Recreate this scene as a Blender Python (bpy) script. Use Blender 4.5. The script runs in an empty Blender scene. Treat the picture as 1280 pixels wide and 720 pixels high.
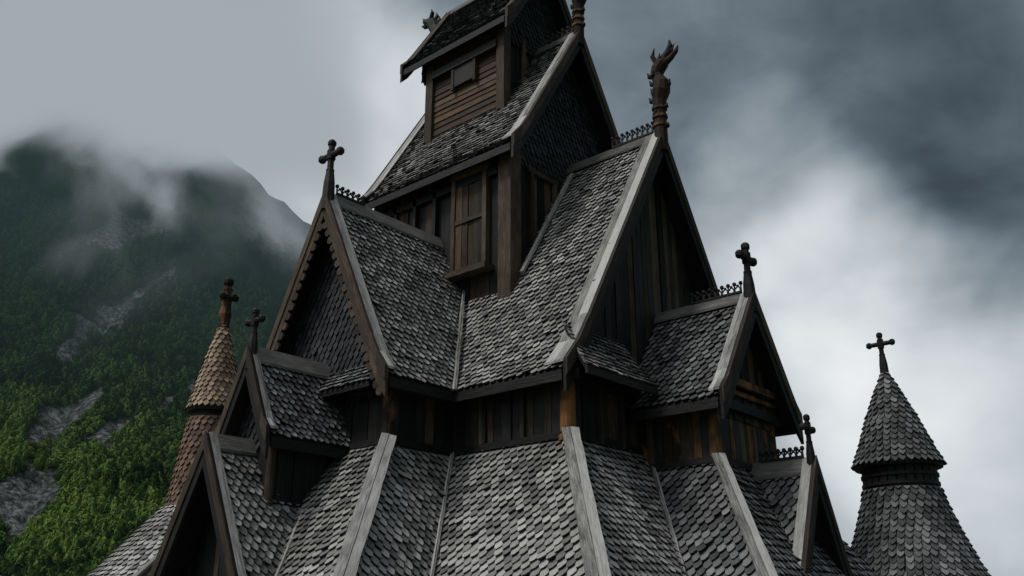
import bpy, math, random
from mathutils import Vector, noise, Matrix
random.seed(7)
R=random.random
scene=bpy.context.scene
def V(*a): return Vector(a)
FW=V(-.656,.755,0).normalized(); RT=V(FW.y,-FW.x,0)
CAM=V(14.09,-14.26,0)
GZ=-2.3

# ---------------------------------------------------------------- materials
def newmat(name):
    m=bpy.data.materials.new(name); m.use_nodes=True
    nt=m.node_tree; nt.nodes.clear()
    return m,nt
def N(nt,t,**kw):
    n=nt.nodes.new(t)
    for k,v in kw.items(): setattr(n,k,v)
    return n
def ramp(nt,stops,interp='LINEAR'):
    n=nt.nodes.new('ShaderNodeValToRGB'); cr=n.color_ramp; cr.interpolation=interp
    while len(cr.elements)<len(stops): cr.elements.new(.5)
    for e,(p,c) in zip(cr.elements,stops):
        e.position=p; e.color=(c[0],c[1],c[2],1)
    return n
def mathn(nt,op,a,b=None,clamp=False):
    n=nt.nodes.new('ShaderNodeMath'); n.operation=op; n.use_clamp=clamp
    for i,x in enumerate((a,b)):
        if x is None: continue
        if isinstance(x,(int,float)): n.inputs[i].default_value=x
        else: nt.links.new(x,n.inputs[i])
    return n.outputs[0]
def mixc(nt,fac,a,b,mode='MIX'):
    n=nt.nodes.new('ShaderNodeMix'); n.data_type='RGBA'; n.blend_type=mode
    for i,x in ((0,fac),(6,a),(7,b)):
        if isinstance(x,(int,float)): n.inputs[i].default_value=x
        elif isinstance(x,tuple): n.inputs[i].default_value=(x[0],x[1],x[2],1)
        else: nt.links.new(x,n.inputs[i])
    return n.outputs[2]
def maprange(nt,x,a,b,smooth=True,c=0,d=1):
    mr=N(nt,'ShaderNodeMapRange'); 
    if smooth: mr.interpolation_type='SMOOTHSTEP'
    nt.links.new(x,mr.inputs[0]); mr.inputs[1].default_value=a; mr.inputs[2].default_value=b; mr.inputs[3].default_value=c; mr.inputs[4].default_value=d
    return mr.outputs[0]
def dotn(nt,vec,d):
    dp=N(nt,'ShaderNodeVectorMath',operation='DOT_PRODUCT'); nt.links.new(vec,dp.inputs[0]); dp.inputs[1].default_value=d; return dp.outputs['Value']
def noise_n(nt,vec,scale,detail=4,rough=.55,dist=0,sc=None):
    if sc is not None:
        mp=N(nt,'ShaderNodeMapping'); mp.inputs['Scale'].default_value=sc
        nt.links.new(vec,mp.inputs['Vector']); vec=mp.outputs[0]
    n=N(nt,'ShaderNodeTexNoise'); n.inputs['Scale'].default_value=scale
    n.inputs['Detail'].default_value=detail; n.inputs['Roughness'].default_value=rough
    n.inputs['Distortion'].default_value=dist
    nt.links.new(vec,n.inputs['Vector']); return n.outputs[0]
def attr(nt,name):
    n=N(nt,'ShaderNodeAttribute'); n.attribute_name=name; return n
def finish(nt,col,rough,bump=None,bstr=.4,bdist=.02,spec=.5):
    b=N(nt,'ShaderNodeBsdfPrincipled'); o=N(nt,'ShaderNodeOutputMaterial')
    nt.links.new(col,b.inputs['Base Color'])
    if isinstance(rough,(int,float)): b.inputs['Roughness'].default_value=rough
    else: nt.links.new(rough,b.inputs['Roughness'])
    b.inputs['Specular IOR Level'].default_value=spec
    if bump is not None:
        bp=N(nt,'ShaderNodeBump'); bp.inputs['Strength'].default_value=bstr; bp.inputs['Distance'].default_value=bdist
        nt.links.new(bump,bp.inputs['Height']); nt.links.new(bp.outputs[0],b.inputs['Normal'])
    nt.links.new(b.outputs[0],o.inputs[0]); return b

def wood(name,stops,grain=(1.2,14,14),patch=None,rough=.75,spec=.25):
    m,nt=newmat(name)
    g=attr(nt,'gc').outputs['Vector']; c=attr(nt,'col')
    sep=N(nt,'ShaderNodeSeparateColor'); nt.links.new(c.outputs['Color'],sep.inputs[0])
    n1=noise_n(nt,g,2.2,5,.65,.4,grain)
    n2=noise_n(nt,g,1.4,3,.6,0,(1,2,2))
    v=mathn(nt,'ADD',mathn(nt,'MULTIPLY',n1,.62),mathn(nt,'MULTIPLY',n2,.38))
    v=mathn(nt,'ADD',v,mathn(nt,'MULTIPLY',mathn(nt,'SUBTRACT',sep.outputs[0],.5),.28))
    r=ramp(nt,stops); nt.links.new(v,r.inputs[0]); col=r.outputs[0]
    if patch:
        geo=N(nt,'ShaderNodeNewGeometry')
        n3=noise_n(nt,geo.outputs['Position'],1.3,4,.65,.6,(1,1,.6))
        rr=ramp(nt,[(.47,(0,0,0)),(.62,(1,1,1))]); nt.links.new(n3,rr.inputs[0])
        col=mixc(nt,rr.outputs[0],col,mixc(nt,n1,(patch[0]*.2,patch[1]*.2,patch[2]*.2),patch))
    finish(nt,col,rough,n1,.7,.02,spec)
    return m
M_light=wood('weathered_grey_wood',[(.25,(.05,.048,.045)),(.42,(.23,.225,.212)),(.58,(.42,.413,.39)),(.8,(.58,.57,.54))])
M_mid=wood('aged_wood',[(.25,(.012,.0088,.0062)),(.5,(.052,.037,.026)),(.8,(.17,.12,.082))])
M_cap=wood('weathered_ridge_wood',[(.25,(.03,.029,.028)),(.5,(.12,.116,.108)),(.8,(.28,.275,.255))])
M_dark=wood('tarred_wood',[(.25,(.0030,.0031,.0036)),(.5,(.0115,.0113,.0118)),(.85,(.052,.044,.038))],rough=.6)
M_brown=wood('brown_pine_wood',[(.25,(.009,.0065,.0045)),(.5,(.038,.024,.015)),(.85,(.13,.075,.04))],patch=(.38,.17,.058))
M_brown2=wood('red_brown_boards',[(.25,(.012,.008,.005)),(.5,(.062,.038,.024)),(.85,(.20,.115,.066))])
M_carve=wood('carved_wood',[(.25,(.003,.0028,.0028)),(.5,(.014,.011,.0095)),(.85,(.09,.045,.03))])

def shingle_mat(name,lo,mid,hi,rough=.55,dark_patch=.5,spec=.3):
    m,nt=newmat(name)
    g=attr(nt,'gc').outputs['Vector']; c=attr(nt,'col')
    sep=N(nt,'ShaderNodeSeparateColor'); nt.links.new(c.outputs['Color'],sep.inputs[0])
    geo=N(nt,'ShaderNodeNewGeometry')
    n1=noise_n(nt,g,3,4,.7,.3,(3,24,3))
    big=noise_n(nt,geo.outputs['Position'],.55,5,.65,.6,(1,1,.7))
    v=mathn(nt,'ADD',mathn(nt,'MULTIPLY',sep.outputs[0],.36),mathn(nt,'MULTIPLY',n1,.64))
    r=ramp(nt,[(.22,lo),(.5,mid),(.80,hi)]); nt.links.new(v,r.inputs[0])
    col=r.outputs[0]
    rb=ramp(nt,[(.36,(dark_patch,dark_patch*1.01,dark_patch*.98)),(.58,(1,1,1))]); nt.links.new(big,rb.inputs[0])
    col=mixc(nt,1.0,col,rb.outputs[0],'MULTIPLY')
    # lower edges: end grain painted dark as the shadow line under each shingle
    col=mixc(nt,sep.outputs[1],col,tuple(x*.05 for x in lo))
    rg=mathn(nt,'ADD',rough-.12,mathn(nt,'MULTIPLY',n1,.3))
    finish(nt,col,rg,n1,.8,.018,spec)
    return m
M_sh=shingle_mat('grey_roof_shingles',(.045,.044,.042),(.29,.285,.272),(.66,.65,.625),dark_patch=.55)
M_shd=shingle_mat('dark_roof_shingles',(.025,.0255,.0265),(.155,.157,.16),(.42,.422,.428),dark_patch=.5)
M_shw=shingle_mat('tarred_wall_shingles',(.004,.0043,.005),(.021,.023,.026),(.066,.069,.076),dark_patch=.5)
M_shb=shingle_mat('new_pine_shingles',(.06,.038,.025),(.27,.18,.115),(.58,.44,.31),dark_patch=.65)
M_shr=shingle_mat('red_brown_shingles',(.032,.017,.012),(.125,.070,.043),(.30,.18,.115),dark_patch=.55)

# ---------------------------------------------------------------- mesh builder
class MB:
    def __init__(s,mats): s.v=[];s.f=[];s.g=[];s.c=[];s.m=[];s.mats=mats
    def add(s,vs,fs,gs=None,cs=None,mat=0):
        b=len(s.v); s.v+= [tuple(p) for p in vs]
        o=(R()*50,R()*50,R()*50)
        if gs is None: gs=[(p[2]+o[0],p[0]+o[1],p[1]+o[2]) for p in vs]
        s.g+=gs
        if cs is None:
            r=R(); cs=[(r,0,0)]*len(vs)
        s.c+=cs
        for f in fs: s.f.append([i+b for i in f]); s.m.append(mat)
    def build(s,name,parent=None,smooth=False):
        me=bpy.data.meshes.new(name); me.from_pydata(s.v,[],s.f)
        for m in s.mats: me.materials.append(m)
        me.polygons.foreach_set('material_index',s.m)
        a=me.attributes.new('gc','FLOAT_VECTOR','POINT'); a.data.foreach_set('vector',[x for g in s.g for x in g])
        a=me.attributes.new('col','FLOAT_COLOR','POINT'); a.data.foreach_set('color',[x for c in s.c for x in (c[0],c[1],c[2],1)])
        if smooth: me.polygons.foreach_set('use_smooth',[True]*len(me.polygons))
        me.update()
        ob=bpy.data.objects.new(name,me); scene.collection.objects.link(ob)
        if parent: ob.parent=parent
        return ob
HEX=[(0,3,2,1),(4,5,6,7),(0,1,5,4),(1,2,6,5),(2,3,7,6),(3,0,4,7)]
def hexa(mb,p,mat=0,along=None):
    p=[Vector(q) for q in p]
    if along is None:
        es=[p[1]-p[0],p[3]-p[0],p[4]-p[0]]; along=max(es,key=lambda e:e.length)
    a=along.normalized(); t=a.cross(V(.31,.52,.79)).normalized(); w=a.cross(t)
    o=(R()*60,R()*60,R()*60)
    mb.add(p,HEX,[(q.dot(a)+o[0],q.dot(t)+o[1],q.dot(w)+o[2]) for q in p],None,mat)
def box(mb,x0,x1,y0,y1,z0,z1,mat=0):
    hexa(mb,[(x0,y0,z0),(x1,y0,z0),(x1,y1,z0),(x0,y1,z0),(x0,y0,z1),(x1,y0,z1),(x1,y1,z1),(x0,y1,z1)],mat)
def beam(mb,p0,p1,w,t,up,mat=0,w1=None):
    p0=Vector(p0);p1=Vector(p1);d=(p1-p0).normalized();up=Vector(up)
    s=d.cross(up).normalized();n=s.cross(d).normalized(); w1=w1 or w
    a,b=w/2,w1/2
    hexa(mb,[p0-s*a,p1-s*b,p1+s*b,p0+s*a,p0-s*a+n*t,p1-s*b+n*t,p1+s*b+n*t,p0+s*a+n*t],mat,d)
def rough_board(mb,p0,p1,w,t,up,mat,w1=None,n=14):
    p0=Vector(p0);p1=Vector(p1);d=(p1-p0);L=d.length;d.normalize();s=d.cross(Vector(up)).normalized();nn=s.cross(d).normalized();w1=w1 or w
    for side in (-1,1):
        vs=[];gs=[];o=(R()*60,R()*60,R()*60); dz=(R()-.5)*.02
        for i in range(n+1):
            f=i/n; ww=(w+(w1-w)*f)/2; e0=.006*side+ (R()-.5)*.006; e1=side*ww+(R()-.5)*.022
            c=p0+d*(L*f)
            for (e,h) in ((e0,0),(e1,-.012),(e1,t-.012+dz),(e0,t+dz)):
                q=c+s*e+nn*(h+(R()-.5)*.004); vs.append(q); gs.append((L*f+o[0],e+o[1],h+o[2]))
        fs=[]
        for i in range(n):
            for k in range(4):
                k2=(k+1)%4; fs.append((i*4+k,i*4+k2,(i+1)*4+k2,(i+1)*4+k))
        fs+= [(0,3,2,1),(n*4,n*4+1,n*4+2,n*4+3)]
        mb.add(vs,fs,gs,None,mat)
def tube(mb,pts,rad,seg=8,mat=0,flat=1.0):
    pts=[Vector(p) for p in pts]; vs=[];fs=[];gs=[];L=0;o=R()*40
    prev=None
    for i,p in enumerate(pts):
        t=(pts[min(i+1,len(pts)-1)]-pts[max(i-1,0)]).normalized()
        if prev is None:
            ref=V(0,1,0) if abs(t.y)<.9 else V(1,0,0); a=t.cross(ref).normalized()
        else: a=(prev-t*prev.dot(t)).normalized()
        prev=a; b=t.cross(a)
        if i: L+=(pts[i]-pts[i-1]).length
        for k in range(seg):
            an=2*math.pi*k/seg; q=p+(a*math.cos(an)+b*math.sin(an)*flat)*rad[i]
            vs.append(q); gs.append((L+o,math.cos(an)*rad[i]+o,math.sin(an)*rad[i]))
    n=len(pts)
    for i in range(n-1):
        for k in range(seg):
            k2=(k+1)%seg; fs.append((i*seg+k,i*seg+k2,(i+1)*seg+k2,(i+1)*seg+k))
    fs.append(tuple(range(seg))[::-1]); fs.append(tuple((n-1)*seg+k for k in range(seg)))
    mb.add(vs,fs,gs,None,mat)
def ball(mb,c,r,mat=0,sz=1.0):
    zs=[-1,-.8,-.35,.35,.8,1]
    tube(mb,[Vector(c)+V(0,0,z*r*sz) for z in zs],[r*.15]+[r*math.sqrt(max(0,1-z*z)) for z in zs[1:-1]]+[r*.15],8,mat)

# ---------------------------------------------------------------- ruled surfaces
class Surf:
    def __init__(s,P0,U,H,prof):
        s.P0=Vector(P0);s.U=Vector(U);s.H=Vector(H);s.prof=prof;s.cum=[0]
        for a,b in zip(prof,prof[1:]): s.cum.append(s.cum[-1]+math.hypot(b[0]-a[0],b[1]-a[1]))
        s.L=s.cum[-1]
    def hz(s,v):
        v=max(0,min(s.L,v))
        for i in range(len(s.prof)-1):
            if v<=s.cum[i+1]+1e-6:
                t=(v-s.cum[i])/(s.cum[i+1]-s.cum[i]); a,b=s.prof[i],s.prof[i+1]
                dh,dz=(b[0]-a[0]),(b[1]-a[1]); l=math.hypot(dh,dz)
                return a[0]+dh*t,a[1]+dz*t,dz/l,-dh/l
    def pos(s,u,v,n=0):
        h,z,nh,nz=s.hz(v)
        q=s.P0+s.U*u+s.H*(h+nh*n)+V(0,0,z+nz*n)
        if v<0: q+= (s.H*nz-V(0,0,nh))*(-v)
        return q
    def p2(s,u,h,z): return s.P0+s.U*u+s.H*h+V(0,0,z)

def shingles(mb,S,ulim,w=.21,e=.18,L=.33,lift=.082,th=.056,mat=0,jit=1.0,pointy=None):
    pointy=pointy or w*.62
    k=-1; shape=[(-.5,L,0.004),(.5,L,0.004),(.5,pointy,1),(.28,pointy*.38,1),(0,0,1),(-.28,pointy*.38,1),(-.5,pointy,1)]
    while True:
        k+=1; v=k*e-.03
        if v>S.L-.02: break
        h,z,_,_=S.hz(v+e*.5); lo,hi=ulim(h,z)
        if hi-lo<.05: continue
        lims={}
        for (_,dv,_) in shape:
            vv=max(0,min(S.L,v+dv)); hh,zz,_,_=S.hz(vv); lims[dv]=ulim(hh,zz)
        off=.5*w*(k%2)+ (R()-.5)*.016
        j0=int(math.floor((lo-off)/w)); j1=int(math.ceil((hi-off)/w))
        rowl=(R()-.5)*.012
        for j in range(j0,j1+1):
            uc=off+j*w+(R()-.5)*.014*jit
            if uc<lo-w*.45 or uc>hi+w*.45: continue
            ww=w-.022-R()*.014; sk=(R()-.5)*.026*jit; dv0=(R()-.5)*.022*jit+rowl; lf=lift*(.82+R()*.36*jit); tw=(R()-.5)*.03*jit
            if R()<.03: lf*=1.5; sk*=2.2
            if R()<.02: dv0-=.04
            wear=(R()-.5)*.04
            top=[];bot=[];gt=[]
            o=(R()*40,R()*40)
            for (a,dv,f) in shape:
                l,hh=lims[dv]
                u=min(max(uc+a*ww+sk*(1-dv/L)+(wear*.5 if dv==0 else 0),l),hh)
                vv=min(v+dv+dv0+(abs(wear)*.5 if dv==0 else 0),S.L)
                nn=lf*(1-dv/L)+.006+tw*a*(1-dv/L)
                top.append(S.pos(u,vv,nn))
                bot.append((u,vv,nn)); gt.append((dv+o[0],a*w+o[1],k*.1))
            us=[b[0] for b in bot]
            if max(us)-min(us)<.035: continue
            lower=[]; gb=[]
            for idx in (2,3,4,5,6):
                u,vv,nn=bot[idx]; _,_,nh,nz=S.hz(max(vv,0)); lower.append(top[idx]-(S.H*nh+V(0,0,nz))*th); gb.append(gt[idx])
            cr=R()
            vs=top+lower+[Vector(top[i]) for i in (2,3,4,5,6)]; gs=gt+gb+gb
            fs=[(0,6,5,4,3,2,1)]+[(12+i,13+i,8+i,7+i) for i in range(4)]+[(1,2,7),(0,11,6)]
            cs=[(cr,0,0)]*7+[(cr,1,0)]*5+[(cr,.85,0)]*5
            mb.add(vs,fs,gs,cs,mat)

def deck(mb,S,ulim,t=.10,mat=0,top=0.0):
    for a,b in zip(S.prof,S.prof[1:]):
        la,ha=ulim(a[0],a[1]); lb,hb=ulim(b[0],b[1])
        P=[S.p2(la,a[0],a[1]-t),S.p2(ha,a[0],a[1]-t),S.p2(hb,b[0],b[1]-t),S.p2(lb,b[0],b[1]-t),
           S.p2(la,a[0],a[1]+top),S.p2(ha,a[0],a[1]+top),S.p2(hb,b[0],b[1]+top),S.p2(lb,b[0],b[1]+top)]
        if (P[1]-P[0]).length<.01 and (P[2]-P[3]).length<.01: continue
        hexa(mb,P,mat)

def profile(hw,zr,ze):
    r=zr-ze
    return [(hw,ze),(hw*.91,ze+.068*r),(hw*.81,ze+.163*r),(0,zr)]
def hw_at(prof,z):
    for a,b in zip(prof,prof[1:]):
        if z<=b[1]: 
            t=max(0,(z-a[1])/(b[1]-a[1])); return a[0]+(b[0]-a[0])*t
    return 0

church=bpy.data.objects.new('stave_church',None); scene.collection.objects.link(church)

def gable_roof(tag,axis,c,a0,a1,zr,ze,hw,ends,vw=.36,inset=.38,wall='shingle',wz=None,w=.19,e=.16,smat=M_sh,scallop=False,cap=True,wallw=None,vmat=1):
    prof=profile(hw,zr,ze)
    if axis=='x': U=V(1,0,0);P0=V(0,c,0);Hs=[V(0,-1,0),V(0,1,0)]
    else: U=V(0,1,0);P0=V(c,0,0);Hs=[V(1,0,0),V(-1,0,0)]
    sh=MB([smat]); wd=MB([M_dark,M_light,M_mid,M_cap])
    for H in Hs:
        S=Surf(P0,U,H,prof); lim=lambda h,z:(a0+.02,a1-.02)
        shingles(sh,S,lim,w,e,e*1.9)
        deck(wd,S,lambda h,z:(a0,a1),.13,0)
        f=S.prof[0]
        P=[S.p2(a0+.03,f[0]+.002,f[1]-.24),S.p2(a1-.03,f[0]+.002,f[1]-.24),S.p2(a1-.03,f[0]+.05,f[1]-.24),S.p2(a0+.03,f[0]+.05,f[1]-.24),
           S.p2(a0+.03,f[0]+.002,f[1]-.03),S.p2(a1-.03,f[0]+.002,f[1]-.03),S.p2(a1-.03,f[0]+.05,f[1]-.03),S.p2(a0+.03,f[0]+.05,f[1]-.03)]
        hexa(wd,P,0)
        for end,sg in zip((a0,a1),(-1,1)):
            if end not in ends: continue
            def strip(u0,u1,lo,hi,mat):
                for i,(a,b) in enumerate(zip(prof,prof[1:])):
                    ah,az=a
                    if i==0: ah+=.07; az-=.05
                    hexa(wd,[S.p2(u0,ah,az+lo),S.p2(u1,ah,az+lo),S.p2(u1,b[0],b[1]+lo),S.p2(u0,b[0],b[1]+lo),
                             S.p2(u0,ah,az+hi),S.p2(u1,ah,az+hi),S.p2(u1,b[0],b[1]+hi),S.p2(u0,b[0],b[1]+hi)],mat,S.p2(0,a[0],a[1])-S.p2(0,b[0],b[1]))
            strip(end-sg*vw,end-sg*(vw*.48),.18,.23,vmat)
            strip(end-sg*(vw*.46),end+sg*.03,.185,.242,vmat)
            strip(end+sg*.03,end+sg*.10,-.44,.22,0 if not scallop else 2)
            strip(end+sg*.10,end+sg*.13,-.10,.252,2)
            if scallop:
                n=int(math.hypot(hw,zr-ze)/.24)
                for q in range(1,n):
                    t=q/n; h=hw*t; z=None
                    for a,b in zip(prof,prof[1:]):
                        if b[0]<=h<=a[0]: z=a[1]+(b[1]-a[1])*(a[0]-h)/(a[0]-b[0])
                    p=S.p2(end+sg*.065,h-.02,z-.50)
                    tube(wd,[p+S.U*(-.03),p+S.U*.03],[.10,.10],8,2)
    if cap:
        c0=a0+(vw if a0 in ends else 0); c1=a1-(vw if a1 in ends else 0)
        for H in Hs:
            S=Surf(P0,U,H,prof); sl=(zr-prof[2][1])/prof[2][0]
            hexa(wd,[S.p2(c0,.17,zr-.17*sl+.18),S.p2(c1,.17,zr-.17*sl+.18),S.p2(c1,0,zr+.18),S.p2(c0,0,zr+.18),
                     S.p2(c0,.17,zr-.17*sl+.24),S.p2(c1,.17,zr-.17*sl+.24),S.p2(c1,0,zr+.24),S.p2(c0,0,zr+.24)],3,S.U)
    ws=MB([M_shw,M_dark,M_mid])
    for end,sg in zip((a0,a1),(-1,1)):
        if end not in ends: continue
        wp=end-sg*inset; z0=wz if wz is not None else ze-.1
        if axis=='x': GU=V(0,1,0);GH=V(sg,0,0);G0=V(wp,c,0)
        else: GU=V(1,0,0);GH=V(0,sg,0);G0=V(c,wp,0)
        mh=(wallw if wallw else hw*.91)
        lim=lambda h,z:(-min(mh,max(0,hw_at(prof,z+.12)-.03)),min(mh,max(0,hw_at(prof,z+.12)-.03)))
        lv=[(0,z0)]+[(0,p[1]) for p in prof[1:-1] if p[1]>z0+.05]+[(0,zr-.16)]
        S=Surf(G0,GU,GH,lv)
        if wall=='shingle': shingles(ws,S,lim,.19,.17,.31,.05,.035,0)
        else:
            u=-mh
            while u<mh:
                pw=.15+R()*.12; u2=min(u+pw,mh)
                def ztop(x):
                    x=abs(x)
                    for a,b in zip(prof,prof[1:]):
                        if b[0]<=x<=a[0]: return a[1]+(b[1]-a[1])*(a[0]-x)/(a[0]-b[0])-.14
                    return z0
                o=.02+R()*.05
                za,zb=max(ztop(u+.01),z0+.01),max(ztop(u2-.01),z0+.01)
                hexa(ws,[S.p2(u+.008,0,z0),S.p2(u2-.008,0,z0),S.p2(u2-.008,o,z0),S.p2(u+.008,o,z0),
                         S.p2(u+.008,0,za),S.p2(u2-.008,0,zb),S.p2(u2-.008,o,zb),S.p2(u+.008,o,za)],1 if R()<.8 else 2,V(0,0,1))
                u=u2
        for (a,b) in zip(S.prof,S.prof[1:]):
            la,ha=lim(0,a[1]);lb,hb=lim(0,b[1])
            hexa(ws,[S.p2(la,-.1,a[1]),S.p2(ha,-.1,a[1]),S.p2(ha,-.005,a[1]),S.p2(la,-.005,a[1]),
                     S.p2(lb,-.1,b[1]),S.p2(hb,-.1,b[1]),S.p2(hb,-.005,b[1]),S.p2(lb,-.005,b[1])],1)
    sh.build(tag+'_roof_shingles',church); wd.build(tag+'_roof_boards',church); ws.build(tag+'_gable_wall',church)
    return prof

RX,RY=-2.48,4.32
gable_roof('nave','x',RY,-6.0,3.1,12.0,4.88,4.32,(-6.0,3.1),vw=.44,inset=.5,wz=4.6,wallw=3.9,wall='plank')
gable_roof('transept','y',RX,-2.0,2.85,9.68,4.88,2.48,(-2.0,),vw=.22,inset=.42,scallop=True,wz=4.6,wallw=2.1)
gable_roof('north_transept','y',RX,5.79,10.64,9.68,4.88,2.48,(10.64,),vw=.24,wz=4.6,w=.24,e=.22)
gable_roof('tower','x',RY,-5.44,.53,16.4,11.6,2.97,(-5.44,.53),vw=.30,inset=.46,wz=11.4,wallw=2.5)
gable_roof('belfry','x',RY,-4.94,-.62,19.75,16.65,1.92,(-4.94,-.62),vw=.2,inset=.4,smat=M_shd,wz=16.2,wallw=1.5,vmat=2)
gable_roof('chancel','x',RY,2.7,5.2,7.0,4.43,1.81,(5.2,),vw=.22,inset=.4,wall='plank',smat=M_shd,wz=4.2,wallw=1.4)
gable_roof('south_dormer','y',-2.5,-3.66,-1.5,5.4,3.58,.92,(-3.66,),vw=.12,inset=.28,smat=M_shd,wz=3.4,wallw=.7,w=.17,e=.15)
gable_roof('south_porch','y',-2.5,-4.41,-1.6,3.4,-.5,2.2,(-4.41,),vw=.14,inset=.6,smat=M_sh,wall='plank',wz=-2.3,wallw=1.7)
gable_roof('east_porch','x',RY,4.7,6.22,3.07,-.3,1.72,(6.22,),vw=.18,inset=.5,smat=M_shd,wall='plank',wz=-2.3,wallw=1.35)

# ---------------------------------------------------------------- skirts (aisle roofs)
sk=MB([M_sh,M_shd]); skw=MB([M_dark,M_light,M_mid])
def skirt(P0,U,H,ztop,slope,hmax,ulim,mat=0,w=.20,e=.17):
    S=Surf(P0,U,H,[(hmax,ztop-slope*hmax),(hmax*.88,ztop-slope*hmax*.88-.03),(0,ztop)])
    shingles(sk,S,ulim,w,e,e*1.9,mat=mat); deck(skw,S,ulim,.12,0)
    f=S.prof[0]; lo,hi=ulim(*f)
    a,b=S.p2(lo,f[0]+.03,f[1]-.2),S.p2(hi,f[0]+.03,f[1]-.2)
    beam(skw,a,b,.05,.18,(0,0,1),0)
ZT=3.55
kB=1.5/2.15
skirt((0,.4,0),(1,0,0),(0,-1,0),ZT,1.4,2.8,lambda h,z:(-.4+.75*h,2.9+h))
skirt((0,.4,0),(1,0,0),(0,-1,0),ZT,1.4,2.8,lambda h,z:(-5.6-h,-4.56-.75*h),1,.24,.22)
skirt((-.4,0,0),(0,1,0),(1,0,0),ZT,2.8/1.5,2.1,lambda h,z:(-1.55-h/kB,.4-h/.75))
skirt((-4.56,0,0),(0,1,0),(-1,0,0),ZT,2.8/1.5,2.1,lambda h,z:(-1.55-h/kB,.4-h/.75),1,.24,.22)
skirt((0,-1.55,0),(1,0,0),(0,-1,0),ZT,2.8/2.15,3.0,lambda h,z:(-4.56-h*kB,-.4+h*kB))
skirt((2.9,0,0),(0,1,0),(1,0,0),ZT,1.4,2.8,lambda h,z:(.4-h,8.24+h))
skirt((-5.6,0,0),(0,1,0),(-1,0,0),ZT,1.4,2.8,lambda h,z:(.4-h,8.24+h),1,.3,.28)
skirt((0,8.24,0),(1,0,0),(0,1,0),ZT,1.4,2.8,lambda h,z:(-5.6-h,2.9+h),1,.3,.28)
ZC=3.15
skirt((0,2.95,0),(1,0,0),(0,-1,0),ZC,1.5,2.4,lambda h,z:(3.0+h*.5,4.8+h),1)
skirt((0,5.69,0),(1,0,0),(0,1,0),ZC,1.5,2.4,lambda h,z:(3.0+h*.5,4.8+h),1,.24,.22)
skirt((4.8,0,0),(0,1,0),(1,0,0),ZC,1.5,2.4,lambda h,z:(2.95-h,5.69+h),1)
S=Surf((0,0,0),(0,1,0),(1,0,0),[(3.62,4.86),(3.3,5.22),(2.7,6.05)])
lim=lambda h,z:(.05+(3.62-h)*.55,2.62)
shingles(sk,S,lim,.175,.15,.285,mat=0); deck(skw,S,lim,.12,0)
lim2=lambda h,z:(6.02,8.6-(3.62-h)*.55)
shingles(sk,S,lim2,.175,.15,.285,mat=0); deck(skw,S,lim2,.12,0)
beam(skw,(3.64,.02,4.70),(3.64,2.62,4.70),.05,.16,(0,0,1),0)
S=Surf((0,0,0),(1,0,0),(0,-1,0),[(2.05,4.82),(1.58,5.35)])
lim=lambda h,z:(-4.4,-.5)
shingles(sk,S,lim,.175,.15,.285,mat=1); deck(skw,S,lim,.1,0)
def hip(p0,p1,w,up,w1=None,off=.14): 
    u=Vector(up).normalized()*off; rough_board(skw,Vector(p0)+u,Vector(p1)+u,w,.06,up,1,w1)
def pt(a,dx,dy,dz): return (a[0]+dx,a[1]+dy,a[2]-dz)
a=(2.9,.4,ZT); hip(pt(a,-.05,.05,-.07),pt(a,2.8,-2.8,3.92),.35,(1,-1,1.4),.42)
a=(-.4,-1.55,ZT); hip(pt(a,-.04,.05,-.07),pt(a,2.1,-3.01,3.92),.33,(1.2,-.85,1.3),.40)
a=(-4.56,-1.55,ZT); hip(pt(a,.04,.05,-.07),pt(a,-2.1,-3.01,3.92),.34,(-1.2,-.85,1.3),.4)
a=(4.8,2.95,ZC); hip(pt(a,-.05,.05,-.07),pt(a,2.4,-2.4,3.6),.28,(1,-1,1.4),.34)
a=(-5.6,.4,ZT); hip(a,pt(a,-2.8,-2.8,3.92),.34,(-1,-1,1.4),.4)
hip((-.4,.4,ZT),(1.68,-2.38,ZT-3.9),.08,(1,-1.2,1.0),.08,.11)
hip((3.19,2.95,3.13),(5.4,.7,-.2),.08,(1,-1,1.2),.08,.12)
hip((.02,-.02,4.80),(-2.3,2.70,9.40),.10,(1,-1,1.0),.08,.14)
hip((-1.75,-2.55,2.1),(-.6,-4.1,.15),.08,(1,-.7,1),.08,.12)
for p,q in (((-.35,.36,ZT),(2.9,.36,ZT)),((2.94,.4,ZT),(2.94,2.9,ZT)),((-.36,.4,ZT),(-.36,-1.5,ZT)),((-4.5,-1.59,ZT),(-.45,-1.59,ZT)),((3.2,2.91,ZC),(4.8,2.91,ZC)),((4.84,3,ZC),(4.84,5.6,ZC))):
    beam(skw,p,q,.12,.14,(0,0,1),0)
sk.build('aisle_roof_shingles',church); skw.build('aisle_roof_boards',church)

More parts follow.
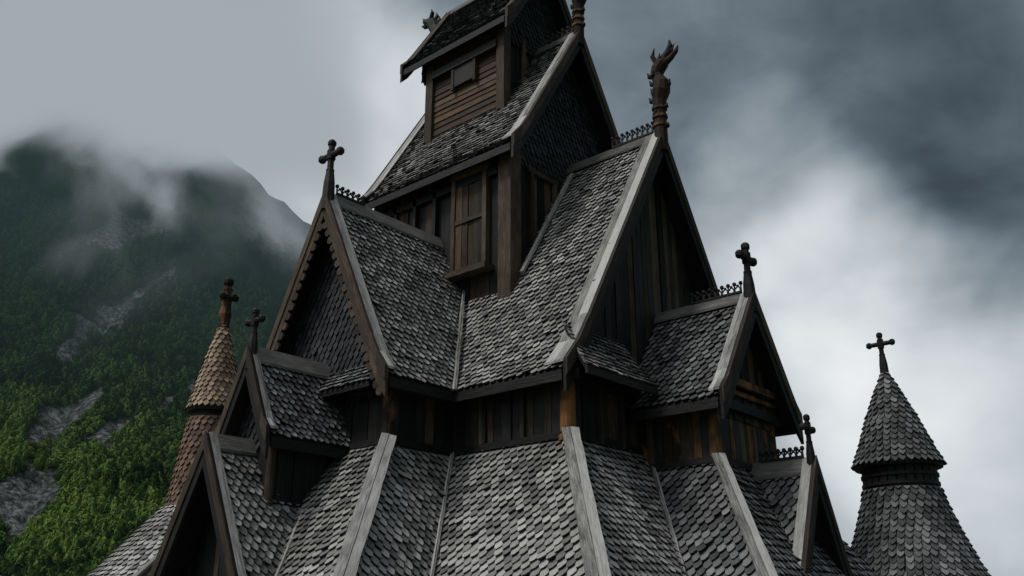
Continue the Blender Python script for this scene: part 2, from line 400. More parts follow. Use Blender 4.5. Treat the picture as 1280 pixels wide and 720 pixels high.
# ---------------------------------------------------------------- bodies
bd=MB([M_dark,M_brown,M_mid,M_light,M_brown2])
def planks(p,q,z0,z1,H,w=.24,mats=(0,0,0,2,0,1),horiz=False):
    p=V(p[0],p[1],0);q=V(q[0],q[1],0);H=V(*H,0);d=(q-p);L=d.length;d.normalize();u=0
    if horiz:
        z=z0
        while z<z1-.02:
            zz=min(z+w*(.8+R()*.4),z1); o=.04+R()*.03; s1=(R()-.5)*.03
            hexa(bd,[p+V(0,0,z+s1*.5),q+V(0,0,z-s1*.5),q+V(0,0,z-s1*.5)+H*(o+.03),p+V(0,0,z+s1*.5)+H*(o+.03),p+V(0,0,zz-.01),q+V(0,0,zz-.01),q+V(0,0,zz-.01)+H*o,p+V(0,0,zz-.01)+H*o],random.choice(mats),d)
            z=zz
        return
    while u<L-.01:
        u2=min(u+w*(.7+R()*.6),L); o=.03+R()*.05
        a=p+d*(u+.006);b=p+d*(u2-.006)
        hexa(bd,[a+V(0,0,z0),b+V(0,0,z0),b+H*o+V(0,0,z0),a+H*o+V(0,0,z0),a+V(0,0,z1),b+V(0,0,z1),b+H*o+V(0,0,z1),a+H*o+V(0,0,z1)],random.choice(mats),V(0,0,1))
        u=u2
def body(x0,x1,y0,y1,z0,z1,mats=(0,0,0,0,0,2),faces='sewn',horiz=False,w=.24):
    box(bd,x0+.06,x1-.06,y0+.06,y1-.06,z0,z1,0)
    if 's' in faces: planks((x0,y0+.05),(x1,y0+.05),z0,z1,(0,-1),w,mats,horiz)
    if 'e' in faces: planks((x1-.05,y0),(x1-.05,y1),z0,z1,(1,0),w,mats,horiz)
    if 'w' in faces: planks((x0+.05,y0),(x0+.05,y1),z0,z1,(-1,0),w,mats,horiz)
    if 'n' in faces: planks((x0,y1-.05),(x1,y1-.05),z0,z1,(0,1),w,mats,horiz)
def post(x,y,z0,z1,s=.32,mat=1):
    tube(bd,[(x,y,z0),(x,y,z0+.1),(x,y,z0+.14),(x,y,z1-.14),(x,y,z1-.1),(x,y,z1)],[s*.62,s*.62,s*.5,s*.46,s*.6,s*.6],12,mat)
def sqpost(x,y,z0,z1,s,mat=1): box(bd,x-s/2,x+s/2,y-s/2,y+s/2,z0,z1,mat)
body(-5.6,2.9,.4,8.24,3.3,5.25,mats=(0,0,0,2,0,2))
body(-4.56,-.4,-1.55,.9,3.3,5.25)
body(2.8,4.8,2.95,5.69,2.8,4.85,mats=(0,2,0,2,1,0))
body(-3.2,-1.85,-3.38,-1.5,1.8,3.75)
for (x,y,s) in ((2.82,.46,.34),(-.48,-1.47,.32),(-4.48,-1.47,.32),(-5.5,.5,.34),(2.82,8.16,.34)): post(x,y,3.5,4.98,s)
for (x,y) in ((4.74,3.01),(4.74,5.63)): post(x,y,3.1,4.75,.26)
for (x,y) in ((-1.9,-3.34),(-3.15,-3.34)): post(x,y,2.2,3.7,.18,2)
for p,q in (((-.4,.30,4.72),(3.3,.30,4.72)),((3.02,.2,4.72),(3.02,8.4,4.72)),((-.30,.3,4.72),(-.30,-1.8,4.72)),((-4.7,-1.66,4.72),(-.3,-1.66,4.72)),((2.9,2.85,4.5),(5.1,2.85,4.5)),((4.91,2.8,4.35),(4.91,5.8,4.35))):
    beam(bd,p,q,.16,.2,(0,0,1),0)
for x in (.6,1.7): sqpost(x,.36,3.55,4.8,.1,0)
for y in (1.4,2.2): sqpost(2.96,y,3.55,4.8,.1,2)
for z,w_ in ((4.95,1.2),(4.72,1.35)):
    beam(bd,(4.9,RY-w_,z),(4.9,RY+w_,z),.10,.1,(0,0,1),1)
beam(bd,(5.02,RY-1.15,4.9),(5.02,RY+1.15,4.9),.08,.16,(0,0,1),1)
body(-7.7,5.1,-1.7,10.3,GZ,.1,faces='sewn')
body(-6.1,1.1,-4.0,-1.6,GZ,.0,faces='sew')
body(4.9,6.6,1.3,7.4,GZ,.0,faces='sen')
body(-5.0,.07,1.8,6.84,6.5,11.75,mats=(0,2,0,0,2,4))
for (x,y) in ((.0,1.86),(-4.93,1.86),(.0,6.78)): sqpost(x,y,7.2,11.8,.42,2)
planks((-1.75,1.74),(-.75,1.74),8.7,11.2,(0,-1),.2,(2,4,2,0))
for x in (-1.82,-.68): box(bd,x-.07,x+.07,1.62,1.78,8.5,11.35,2)
box(bd,-1.95,-.55,1.60,1.775,11.35,11.52,2); box(bd,-1.95,-.45,1.42,1.77,8.45,8.6,2)
box(bd,-1.75,-.75,1.63,1.75,10.0,10.12,2)
for x in (-2.6,-3.4,-4.2): box(bd,x-.06,x+.06,1.66,1.78,7.5,11.6,0)
box(bd,-4.8,-.25,1.66,1.76,11.1,11.3,0); 
box(bd,.10,.2,2.5,2.62,9.2,11.3,2);box(bd,.10,.2,3.5,3.62,10.3,11.3,2);box(bd,.10,.2,2.4,3.7,11.3,11.42,2)
zz=lambda y:4.88+1.648*y+.12
beam(bd,(.36,1.95,zz(1.95)),(.36,4.1,zz(4.1)),.11,.07,(0,-1,.6),3)
# belfry
body(-4.1,-1.05,2.8,5.84,12.6,16.9,mats=(4,4,2),faces='s',horiz=True,w=.21)
body(-4.1,-1.05,2.8,5.84,12.6,16.89,mats=(0,2,0),faces='ewn',w=.24)
for (x,y) in ((-1.08,2.82),(-4.05,2.82),(-1.08,5.8)): sqpost(x,y,12.9,16.95,.30,2)
box(bd,-3.9,-1.2,2.60,2.76,15.95,16.2,0)
box(bd,-2.95,-2.15,2.655,2.70,15.3,15.94,0)
for x in (-3.0,-2.1): box(bd,x-.05,x+.05,2.63,2.76,15.2,15.94,2)
box(bd,-.98,-.9,3.5,3.62,14.9,16.5,2);box(bd,-.98,-.9,4.6,4.72,14.9,16.5,2);box(bd,-.98,-.9,3.4,4.8,14.8,14.9,3)
bd.build('timber_walls',church)

# ---------------------------------------------------------------- ornaments
orn=MB([M_dark,M_carve,M_brown])
def cross(p,hgt,arm,ax,mat=0,base=.13):
    p=Vector(p);A=V(1,0,0) if ax=='x' else V(0,1,0)
    za=hgt*.74; t=base
    tube(orn,[p+V(0,0,-.35),p+V(0,0,hgt*.25),p+V(0,0,hgt*.45),p+V(0,0,hgt*.5),p+V(0,0,hgt*.93)],[t*1.3,t*1.05,t*.75,t*.62,t*.6],8,mat)
    ball(orn,p+V(0,0,hgt*.47),t*.85,mat,.6)
    tube(orn,[p+V(0,0,za)-A*arm*.46,p+V(0,0,za),p+V(0,0,za)+A*arm*.46],[t*.58,t*.66,t*.58],8,mat)
    for s in (-1,1): ball(orn,p+V(0,0,za)+A*arm*.47*s,t*.85,mat)
    ball(orn,p+V(0,0,hgt*.95),t*.88,mat); 
    tube(orn,[p+V(0,0,za-.12),p+V(0,0,za+.12)],[t*.85,t*.85],8,mat)
cross((RX,-2.0,9.75),1.55,.74,'x'); cross((5.2,RY,7.05),1.35,.70,'y'); cross((-2.5,-3.66,5.45),1.0,.54,'x',base=.10)
cross((6.22,RY,3.1),1.08,.52,'y',base=.09)
def dragon(p,F,sc=1,mat=1):
    p=Vector(p);F=Vector(F);Sd=V(-F.y,F.x,0)
    q=lambda f,z,s=0:p+F*f*sc+V(0,0,z*sc)+Sd*s*sc
    tb=lambda pts,rs,m=mat,fl=1:tube(orn,pts,[r*sc for r in rs],10,m,fl)
    tb([q(.02,-.5),q(.02,.2),q(.02,.7),q(.03,1.0),q(.10,1.25),q(.14,1.45),q(.05,1.62),q(0,1.78),q(.06,1.94),q(.2,2.08),q(.3,2.17)],
       [.17,.17,.16,.19,.24,.22,.17,.17,.19,.18,.11])
    tb([q(.2,2.1),q(.38,2.30),q(.46,2.48),q(.44,2.66)],[.14,.10,.07,.02])
    tb([q(.2,2.02),q(.46,2.12),q(.62,2.25),q(.68,2.38)],[.12,.08,.06,.02])
    tb([q(.3,2.16),q(.5,2.32),q(.58,2.5)],[.04,.035,.01])
    for s in (-1,1):
        tb([q(.08,2.04,.07*s),q(-.02,2.28,.13*s),q(.06,2.5,.14*s)],[.08,.06,.01])
        ball(orn,q(.2,2.16,.13*s),.05*sc,0)
    for z,f in ((1.0,-.12),(1.25,-.06),(1.5,-.08),(1.75,-.13)):
        tb([q(f+.1,z),q(f-.10,z+.06),q(f-.15,z+.2)],[.09,.06,.01])
    for z in (.25,.5,.75): tb([q(.02,z-.04),q(.02,z+.04)],[.20,.20],2)
    tb([q(.15,1.3),q(.36,1.38),q(.38,1.52)],[.09,.06,.01])
    for i in range(10):
        z=.15+i*.19; an=i*2.1; tb([q(.05,z),q(.05+.2*math.cos(an),z+.05,.2*math.sin(an)),q(.05+.18*math.cos(an+.3),z+.14,.18*math.sin(an+.3))],[.08,.06,.02])
dragon((3.12,RY,12.1),(1,0,0),1.03); dragon((.55,RY,16.5),(1,0,0),.95); dragon((-.6,RY,19.8),(1,0,0),.9)
def lean_dragon(p,F,sc):
    p=Vector(p);F=Vector(F);q=lambda f,z,s=0:p+F*f*sc+V(0,0,z*sc)+V(-F.y,F.x,0)*s*sc
    tube(orn,[q(-.4,-.35),q(.1,.0),q(.45,.25),q(.6,.5),q(.72,.78),q(.9,.9)],[.2*sc,.24*sc,.22*sc,.2*sc,.21*sc,.17*sc],10,0)
    tube(orn,[q(.8,.86),q(1.08,1.0),q(1.2,1.2)],[.16*sc,.11*sc,.02],8,0)
    tube(orn,[q(.8,.8),q(1.1,.8),q(1.25,.9)],[.13*sc,.08*sc,.02],8,0)
    for s in (-1,1): tube(orn,[q(.75,.85,.06*s),q(.6,1.1,.12*s),q(.66,1.28,.12*s)],[.09*sc,.07*sc,.01],8,0)
    for f,z in ((.15,.15),(.35,.35),(.5,.6)): tube(orn,[q(f,z),q(f-.16,z+.15),q(f-.14,z+.3)],[.08*sc,.06*sc,.01],8,0)
lean_dragon((-5.05,RY,19.1),(-1,0,0),1.0)
def crest(p,q,n,hgt=.26):
    p=Vector(p);q=Vector(q);d=(q-p)/n; D=d.normalized()
    beam(orn,p,q,.06,.05,(0,0,1),0)
    for i in range(n+1):
        c=p+d*i
        tube(orn,[c,c+V(0,0,hgt*.5),c+V(0,0,hgt)],[.028,.02,.022],6,0); ball(orn,c+V(0,0,hgt),.052,0)
        if i<n:
            m=c+d*.5; r=d.length*.36
            tube(orn,[m+D*math.cos(t)*r+V(0,0,hgt*.36+math.sin(t)*hgt*.34) for t in [k*math.pi/5-.3 for k in range(6)]],[.018]*6,5,0)
            ball(orn,m+V(0,0,hgt*.78),.035,0)
crest((1.6,RY,12.24),(2.9,RY,12.24),8,.30); crest((3.7,RY,7.24),(5.0,RY,7.24),8,.24); crest((5.1,RY,3.3),(6.05,RY,3.3),7,.2)
crest((RX,-1.75,9.92),(RX,-.9,9.92),5,.22); crest((-.6,RY,16.62),(.35,RY,16.62),5,.24)
orn.build('ridge_finials',church,smooth=False)

# ---------------------------------------------------------------- round turrets
def lathe(mb,c,prof,seg=40,mat=0):
    vs=[];fs=[]
    for r,z in prof:
        for k in range(seg):
            a=2*math.pi*k/seg; vs.append((c[0]+r*math.cos(a),c[1]+r*math.sin(a),z))
    for i in range(len(prof)-1):
        for k in range(seg):
            k2=(k+1)%seg; fs.append((i*seg+k,i*seg+k2,(i+1)*seg+k2,(i+1)*seg+k))
    mb.add(vs,fs,None,None,mat)
def cone_shingles(mb,c,prof,w=.2,e=.17,L=.31,lift=.065,th=.045,mat=0):
    S=Surf((0,0,0),(0,0,0),(1,0,0),prof)
    k=-1
    while True:
        k+=1; v=k*e-.02
        if v>S.L-.03: break
        rr=max(S.hz(v+.03)[0],.02); n=max(5,int(round(2*math.pi*rr/w))); off=.5*(k%2)+R()*.2
        for j in range(n):
            a0=2*math.pi*(j+off)/n+(R()-.5)*.02; half=math.pi/n*.90; cr=R(); lf=lift*(.8+R()*.5)
            vs=[];gs=[]; o=(R()*40,R()*40); low=[]; dj=(R()-.5)*.02
            for (a,dv) in ((-.5,L),(.5,L),(.5,.10),(.27,.038),(0,0),(-.27,.038),(-.5,.10)):
                vv=v+dv+dj; h,z,nh,nz=S.hz(vv)
                if vv<0: z+=vv
                nn=lf*(1-dv/L)+.006; rad=h+nh*nn; an=a0+a*2*half
                vs.append((c[0]+rad*math.cos(an),c[1]+rad*math.sin(an),z+nz*nn)); gs.append((dv+o[0],a*w+o[1],0))
                if dv<.12:
                    rad2=rad-nh*th; low.append((c[0]+rad2*math.cos(an),c[1]+rad2*math.sin(an),z+nz*(nn-th)))
            vs=vs+low+[vs[i] for i in (2,3,4,5,6)]; gs=gs+[gs[i] for i in (2,3,4,5,6)]*2
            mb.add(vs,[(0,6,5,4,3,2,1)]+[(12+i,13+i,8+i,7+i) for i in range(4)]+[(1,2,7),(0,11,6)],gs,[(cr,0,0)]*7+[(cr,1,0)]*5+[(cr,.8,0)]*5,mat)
tr=MB([M_shd,M_dark,M_shb,M_shr,M_mid,M_sh])
c=(5.94,10.46)
cone_p=[(1.10,3.86),(.93,4.25),(.60,5.15),(.28,5.9),(.05,6.4)]
cone_shingles(tr,c,cone_p,.18,.155,.29,mat=0); lathe(tr,c,[(.0,3.80),(1.07,3.80),(1.09,3.86)]+cone_p[1:],mat=1)
lathe(tr,c,[(.86,3.0),(.86,3.84)],mat=1)
for k in range(26):
    a=2*math.pi*k/26; x,y=c[0]+.88*math.cos(a),c[1]+.88*math.sin(a)
    beam(tr,(x,y,3.15),(x,y,3.8),.18,.035,(math.cos(a),math.sin(a),0),1)
for z_ in (3.55,3.32):
    lathe(tr,c,[(.9,z_),(.95,z_+.01),(.95,z_+.09),(.9,z_+.1)],mat=1)
bell=[(2.35,-.2),(1.95,.5),(1.55,1.35),(1.22,2.2),(1.0,2.9),(.92,3.25)]
cone_shingles(tr,c,bell,.19,.16,.30,mat=0); lathe(tr,c,[(0,-.25),(2.3,-.25)]+bell,mat=1)
lathe(tr,c,[(2.0,GZ),(2.0,-.2)],mat=1)
c2=(-10.35,.28)
cp=[(.80,6.0),(.68,6.4),(.50,7.2),(.27,8.15),(.12,8.7)]
cone_shingles(tr,c2,cp,.17,.16,.29,.055,mat=2); lathe(tr,c2,[(0,5.92),(.75,5.92)]+cp,mat=1)
lathe(tr,c2,[(.64,5.6),(.64,6.0)],mat=1)
cp2=[(1.15,2.6),(.98,3.4),(.86,4.4),(.76,5.3),(.68,5.75)]
cone_shingles(tr,c2,cp2,.18,.17,.31,.055,mat=3); lathe(tr,c2,cp2,mat=1)
cp3=[(3.8,.2),(2.65,1.3),(1.8,2.3),(1.12,3.1)]
cone_shingles(tr,c2,cp3,.20,.175,.32,mat=5); lathe(tr,c2,[(0,.1),(3.75,.1)]+cp3,mat=1)
lathe(tr,c2,[(3.1,GZ),(3.1,.2)],mat=1)
tr.build('round_turrets',church)
orn=MB([M_dark,M_carve,M_brown])
cross((c[0],c[1],6.35),1.15,.66,'x',base=.105)
p=Vector((c2[0],c2[1],8.5))
tube(orn,[p,p+V(0,0,.3),p+V(0,0,.55),p+V(0,0,.8),p+V(0,0,1.1),p+V(0,0,1.5)],[.19,.17,.20,.15,.17,.11],10,2)
ball(orn,p+V(0,0,1.62),.17,1); ball(orn,p+V(0,0,1.1),.23,1,.6); ball(orn,p+V(0,0,1.36),.16,2,.6)
for s in (-1,1): ball(orn,p+V(.22*s,.1,1.12),.11,1); ball(orn,p+V(.1,.24*s,1.12),.11,1)
orn.build('turret_finials',church)

# ---------------------------------------------------------------- mountain
def lerp_tab(tab,x):
    if x<=tab[0][0]: return tab[0][1]
    for (a,va),(b,vb) in zip(tab,tab[1:]):
        if x<=b:
            t=(x-a)/(b-a); t=t*t*(3-2*t)*.3+t*.7; return va+(vb-va)*t
    return tab[-1][1]
CT=[(-1.4,.5),(-.9,.6),(-.643,.635),(-.55,.64),(-.47,.625),(-.409,.60),(-.342,.54),(-.29,.495),(-.238,.445),(-.15,.33),(0,.2),(.2,.06),(.5,.02),(1.2,.03)]
D0,D1=350.,900.
def height(r,d):
    C=lerp_tab(CT,r/D1)*D1
    if d<D1: t=max(0,(d-D0)/(D1-D0)); s=t**1.08
    else: s=max(.2,1-(d-D1)/1600)
    P=V(r/170,d/170,3.1)
    n=noise.fractal(P,1.0,2.0,6)*.5
    gul=1-abs(noise.noise(V(r/80+d/600,d/380,7)))*2
    amp=min(1,max(0,(d-D0)/200))*min(1,C/200)
    k=1-.7*max(0,min(1,(d-650)/180))      # smoother, ice-worn summit
    return max(0,C*s)+amp*k*(n*42-(max(0,gul-.3))**2*46)+ (amp*noise.fractal(V(r/28,d/28,1),1,2,4)*4)-1.5
def w2(r,d,z): 
    q=CAM+RT*r+FW*d; return (q.x,q.y,GZ+z)
def rockmask(r,d):
    n=noise.fractal(V(r/20+4,d/34,9.3),.8,2.0,5)
    g=0
    for (a,b,sa,sb) in ((-254,512,13,34),(-238,434,24,46),(-222,500,8,20),(-285,640,12,60),(-330,720,18,50),(-205,560,9,30)):
        g=max(g,math.exp(-((r-a-.15*(d-b))/sa)**2-((d-b)/sb)**2))
    return max(0,min(1,(g+n*.5-.40)*4))
NR,ND=230,190
vs=[];fs=[];rk=[]
for j in range(ND):
    d=230+ (1500-230)*(j/(ND-1))**1.15
    for i in range(NR):
        r=-1150+2300*(i/(NR-1)); 
        vs.append(w2(r,d,height(r,d))); rk.append(rockmask(r,d))
for j in range(ND-1):
    for i in range(NR-1):
        a=j*NR+i; fs.append((a,a+1,a+NR+1,a+NR))
me=bpy.data.meshes.new('mountain'); me.from_pydata(vs,[],fs)
at=me.attributes.new('rock','FLOAT','POINT'); at.data.foreach_set('value',rk)
me.polygons.foreach_set('use_smooth',[True]*len(fs))
mountain=bpy.data.objects.new('mountain',me); scene.collection.objects.link(mountain)

def aerial(nt,shader):  # distance haze painted in as a teal glow that grows with height
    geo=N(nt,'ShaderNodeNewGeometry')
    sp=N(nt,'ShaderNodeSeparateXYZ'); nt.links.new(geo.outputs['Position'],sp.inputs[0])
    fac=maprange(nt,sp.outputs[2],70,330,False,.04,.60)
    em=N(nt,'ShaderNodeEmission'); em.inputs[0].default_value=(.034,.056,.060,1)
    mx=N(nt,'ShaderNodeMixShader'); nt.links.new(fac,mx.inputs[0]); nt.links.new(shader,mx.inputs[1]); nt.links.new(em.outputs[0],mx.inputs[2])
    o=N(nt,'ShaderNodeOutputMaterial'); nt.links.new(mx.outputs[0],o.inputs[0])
def zfac(nt,z0,z1):
    geo=N(nt,'ShaderNodeNewGeometry'); sp=N(nt,'ShaderNodeSeparateXYZ'); nt.links.new(geo.outputs['Position'],sp.inputs[0])
    return maprange(nt,sp.outputs[2],z0,z1,False)
m,nt=newmat('mountain_slope'); geo=N(nt,'ShaderNodeNewGeometry'); pos=geo.outputs['Position']
n1=noise_n(nt,pos,.02,6,.65,.3); n2=noise_n(nt,pos,.16,6,.7,.2); n3=noise_n(nt,pos,.3,6,.75,.3,(1,1,.5))
g=ramp(nt,[(.3,(.007,.015,.006)),(.5,(.026,.052,.015)),(.7,(.06,.10,.026))]); nt.links.new(mathn(nt,'ADD',mathn(nt,'MULTIPLY',n1,.45),mathn(nt,'MULTIPLY',n2,.55)),g.inputs[0])
rkc=ramp(nt,[(.38,(.03,.031,.032)),(.5,(.15,.155,.16)),(.62,(.40,.405,.41))]); nt.links.new(n3,rkc.inputs[0])
ra=attr(nt,'rock'); rf=mathn(nt,'MULTIPLY',ra.outputs['Fac'],mathn(nt,'ADD',n2,.5),True)
col=mixc(nt,rf,g.outputs[0],rkc.outputs[0])
b=N(nt,'ShaderNodeBsdfDiffuse'); nt.links.new(col,b.inputs[0])
bp=N(nt,'ShaderNodeBump'); bp.inputs['Strength'].default_value=1; bp.inputs['Distance'].default_value=7; nt.links.new(n3,bp.inputs['Height']); nt.links.new(bp.outputs[0],b.inputs['Normal'])
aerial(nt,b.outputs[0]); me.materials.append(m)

# forest : one instanced mass of tree crowns
m,nt=newmat('forest_foliage'); oi=N(nt,'ShaderNodeObjectInfo'); geo=N(nt,'ShaderNodeNewGeometry')
n1=noise_n(nt,geo.outputs['Position'],.015,5,.6,.4)
vv=mathn(nt,'ADD',mathn(nt,'MULTIPLY',n1,.80),mathn(nt,'MULTIPLY',oi.outputs['Random'],.20))
g=ramp(nt,[(.36,(.014,.032,.012)),(.48,(.050,.098,.024)),(.60,(.15,.225,.05))]); nt.links.new(vv,g.inputs[0])
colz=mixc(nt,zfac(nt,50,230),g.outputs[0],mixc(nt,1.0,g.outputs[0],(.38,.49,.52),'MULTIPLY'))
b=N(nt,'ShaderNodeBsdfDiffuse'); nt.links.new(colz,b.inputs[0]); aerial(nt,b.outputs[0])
M_tree=m
vs=[];fs=[]
lobes=[((0,0,.0),.95),((.6,.2,-.2),.58),((-.5,.45,-.15),.62),((-.1,-.6,-.25),.58),((.1,.1,.6),.55)]
for (lc,lr) in lobes:
    for _ in range(60):
        u=R()*2-1; t=R()*2*math.pi; s=math.sqrt(1-u*u); nrm=V(s*math.cos(t),s*math.sin(t),u)
        if nrm.z<-.4: continue
        p=Vector(lc)+nrm*lr*(.78+R()*.3)
        a=nrm.cross(V(R(),R(),R()+.1)).normalized(); bq=nrm.cross(a); a=(a+nrm*(R()-.5)*.5); sz=.13+R()*.15
        i=len(vs); vs+=[p-a*sz,p+bq*sz*.8,p+a*sz,p-bq*sz*.8+nrm*sz*.2]; fs.append((i,i+1,i+2,i+3))
me=bpy.data.meshes.new('tree_crown'); me.from_pydata([tuple(v) for v in vs],[],fs); me.materials.append(M_tree)
crown=bpy.data.objects.new('tree_crown',me); scene.collection.objects.link(crown)
pts=[]
random.seed(11)
for _ in range(70000):
    d=D0-20+ (R()**1.25)*520; rho=-.70+R()*.52; r=rho*d
    if rockmask(r,d)>.3: continue
    z=height(r,d)
    if z>360 or z<-1: continue
    pts.append(w2(r,d,z+1.2))
    if len(pts)>=15500: break
me=bpy.data.meshes.new('forest'); me.from_pydata(pts,[],[]); forest=bpy.data.objects.new('forest',me); scene.collection.objects.link(forest)
crown.parent=forest; crown.location=pts[0]; crown.scale=(3.,3.,3.5)
ng=bpy.data.node_groups.new('forest_scatter','GeometryNodeTree')
ng.interface.new_socket('Geometry',in_out='INPUT',socket_type='NodeSocketGeometry'); ng.interface.new_socket('Geometry',in_out='OUTPUT',socket_type='NodeSocketGeometry')
gi=ng.nodes.new('NodeGroupInput');go=ng.nodes.new('NodeGroupOutput');ip=ng.nodes.new('GeometryNodeInstanceOnPoints');ob=ng.nodes.new('GeometryNodeObjectInfo')
ob.inputs['Object'].default_value=crown; ob.inputs['As Instance'].default_value=True
rv=ng.nodes.new('FunctionNodeRandomValue'); rv.data_type='FLOAT_VECTOR'; rv.inputs[0].default_value=(-.25,-.25,0); rv.inputs[1].default_value=(.25,.25,6.28)
rs=ng.nodes.new('FunctionNodeRandomValue'); rs.data_type='FLOAT_VECTOR'; rs.inputs[0].default_value=(1.3,1.3,1.8); rs.inputs[1].default_value=(4.2,4.2,5.6)
L=ng.links.new; L(gi.outputs[0],ip.inputs['Points']);L(ob.outputs['Geometry'],ip.inputs['Instance']);L(rv.outputs[0],ip.inputs['Rotation']);L(rs.outputs[0],ip.inputs['Scale']);L(ip.outputs[0],go.inputs[0])
md=forest.modifiers.new('scatter','NODES'); md.node_group=ng

# low cloud hanging on the mountain : a real volume
m,nt=newmat('mountain_mist'); geo=N(nt,'ShaderNodeNewGeometry'); pos=geo.outputs['Position']
rr=dotn(nt,pos,tuple(RT)); sp=N(nt,'ShaderNodeSeparateXYZ'); nt.links.new(pos,sp.inputs[0]); z=sp.outputs[2]; dd_=dotn(nt,pos,tuple(FW))
n1=noise_n(nt,pos,1/150,4,.58,.5)
pat=maprange(nt,n1,.49,.68)
alt=maprange(nt,z,140,360)
low=mathn(nt,'MULTIPLY',mathn(nt,'MULTIPLY',mathn(nt,'MULTIPLY',pat,alt),maprange(nt,z,600,480)),.018)
top=mathn(nt,'MULTIPLY',maprange(nt,mathn(nt,'ADD',z,mathn(nt,'MULTIPLY',n1,190)),490,610),.030)
top=mathn(nt,'MULTIPLY',mathn(nt,'MULTIPLY',top,maprange(nt,z,625,555)),maprange(nt,dd_,600,740))
den=mathn(nt,'ADD',low,top)
den=mathn(nt,'MULTIPLY',den,maprange(nt,rr,-130,-260)) # fades toward the open valley
den=mathn(nt,'MULTIPLY',den,maprange(nt,dd_,450,540))
ab=N(nt,'ShaderNodeVolumeAbsorption'); ab.inputs['Color'].default_value=(0,0,0,1); nt.links.new(den,ab.inputs['Density'])
em=N(nt,'ShaderNodeEmission'); em.inputs[0].default_value=(.36,.405,.435,1); nt.links.new(den,em.inputs[1])  # mist brightness is its own painted-in glow, no light is scattered
ad=N(nt,'ShaderNodeAddShader'); nt.links.new(ab.outputs[0],ad.inputs[0]); nt.links.new(em.outputs[0],ad.inputs[1])
o=N(nt,'ShaderNodeOutputMaterial'); nt.links.new(ad.outputs[0],o.inputs['Volume'])
mb=MB([m]); 
def q2(r,d,z): return V(*w2(r,d,0))+V(0,0,z-GZ)
hexa(mb,[q2(-850,460,120),q2(-100,460,120),q2(-100,1000,120),q2(-850,1000,120),q2(-850,460,640),q2(-100,460,640),q2(-100,1000,640),q2(-850,1000,640)])
mb.build('mist')

# ---------------------------------------------------------------- ground
m,nt=newmat('grass_ground'); geo=N(nt,'ShaderNodeNewGeometry'); n1=noise_n(nt,geo.outputs['Position'],.8,6,.7,.3)
g=ramp(nt,[(.3,(.02,.035,.012)),(.7,(.07,.11,.03))]); nt.links.new(n1,g.inputs[0]); finish(nt,g.outputs[0],.9,n1,.5,.1)
bpy.ops.mesh.primitive_circle_add(vertices=64,radius=5000,fill_type='NGON',location=(0,0,GZ)); gr=bpy.context.object; gr.name='ground'; gr.data.materials.append(m)

# ---------------------------------------------------------------- sky
world=bpy.data.worlds.new('World'); scene.world=world; world.use_nodes=True; nt=world.node_tree; nt.nodes.clear()
sun_az_dir=(-RT*.9-FW*.38).normalized(); sun_el=math.radians(57)
sd=V(sun_az_dir.x*math.cos(sun_el),sun_az_dir.y*math.cos(sun_el),math.sin(sun_el))
sky=N(nt,'ShaderNodeTexSky'); sky.sky_type='NISHITA'; sky.sun_disc=False; sky.sun_elevation=sun_el; sky.sun_rotation=math.atan2(sd.x,sd.y)
tc=N(nt,'ShaderNodeTexCoord'); dirv=tc.outputs['Generated']
nz=noise_n(nt,dirv,2.6,5,.55,.5,(1,1,1.7))
nz2=noise_n(nt,dirv,6.5,5,.55,.7,(1,1,1.6))
wn=N(nt,'ShaderNodeTexNoise'); wn.inputs['Scale'].default_value=3.4; wn.inputs['Detail'].default_value=4; nt.links.new(dirv,wn.inputs['Vector'])
vm=N(nt,'ShaderNodeVectorMath',operation='SUBTRACT'); nt.links.new(wn.outputs['Color'],vm.inputs[0]); vm.inputs[1].default_value=(.5,.5,.5)
vs_=N(nt,'ShaderNodeVectorMath',operation='SCALE'); nt.links.new(vm.outputs[0],vs_.inputs[0]); vs_.inputs['Scale'].default_value=.26
va=N(nt,'ShaderNodeVectorMath',operation='ADD'); nt.links.new(dirv,va.inputs[0]); nt.links.new(vs_.outputs[0],va.inputs[1])
vn=N(nt,'ShaderNodeVectorMath',operation='NORMALIZE'); nt.links.new(va.outputs[0],vn.inputs[0])
val=mathn(nt,'ADD',.19,mathn(nt,'MULTIPLY',mathn(nt,'SUBTRACT',nz,.5),.50))
val=mathn(nt,'ADD',val,mathn(nt,'MULTIPLY',mathn(nt,'SUBTRACT',nz2,.5),.22))
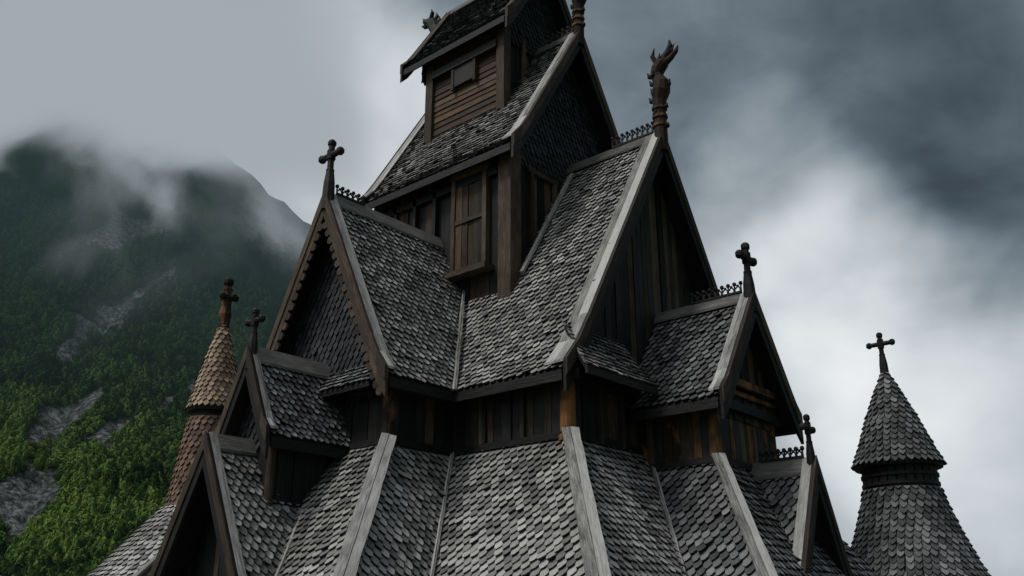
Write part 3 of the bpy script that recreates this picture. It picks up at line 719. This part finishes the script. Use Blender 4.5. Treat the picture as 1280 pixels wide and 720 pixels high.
for az,el,rad,amp in ((-11,30,9,.50),(-19,26,9,.38),(-31,32,9,.14),(-18,37,7,-.06),(16,25,6,.26),(18.5,18.5,7,.32),(23,13,8,.20),(28,8,10,.36),(25,31,15,-.08),(29,22,8,-.07),(10,10,16,.2)):
    a=math.radians(az);e=math.radians(el); dd=(FW*math.cos(a)+RT*math.sin(a))*math.cos(e)+V(0,0,math.sin(e))
    val=mathn(nt,'ADD',val,mathn(nt,'MULTIPLY',maprange(nt,dotn(nt,vn.outputs[0],dd),math.cos(math.radians(rad*1.2)),1.0),amp))
# added fill light: sky out of view brightened around the sun
val=mathn(nt,'ADD',val,mathn(nt,'MULTIPLY',maprange(nt,dotn(nt,dirv,(sd.x,sd.y,sd.z)),.58,.93),.9))
cr=ramp(nt,[(0,(.045,.062,.078)),(.12,(.10,.132,.158)),(.3,(.235,.28,.315)),(.6,(.52,.565,.60)),(.85,(.79,.82,.84)),(1,(.95,.96,.97))]); nt.links.new(val,cr.inputs[0])
sc10=N(nt,'ShaderNodeVectorMath',operation='SCALE'); nt.links.new(cr.outputs[0],sc10.inputs[0]); sc10.inputs['Scale'].default_value=10.0
mixed=mixc(nt,.97,sky.outputs[0],sc10.outputs[0])
bg=N(nt,'ShaderNodeBackground'); nt.links.new(mixed,bg.inputs[0]); bg.inputs[1].default_value=.1
o=N(nt,'ShaderNodeOutputWorld'); nt.links.new(bg.outputs[0],o.inputs[0])
sl=bpy.data.lights.new('sun','SUN'); sl.energy=1.5; sl.angle=math.radians(10); sl.color=(1,.97,.93)
so=bpy.data.objects.new('sun',sl); scene.collection.objects.link(so); so.rotation_euler=sd.to_track_quat('Z','Y').to_euler()

# ---------------------------------------------------------------- camera
cd=bpy.data.cameras.new('camera'); cam=bpy.data.objects.new('camera',cd); scene.collection.objects.link(cam)
cam.location=CAM; p=math.radians(20.2)
cam.rotation_euler=(FW*math.cos(p)+V(0,0,math.sin(p))).to_track_quat('-Z','Y').to_euler()
cd.sensor_width=36; cd.lens=36*1145/1280; cd.clip_end=20000; cd.clip_start=.1
scene.camera=cam
scene.view_settings.view_transform='Standard'; scene.view_settings.look='None'; scene.view_settings.exposure=0
print('trees',len(pts))
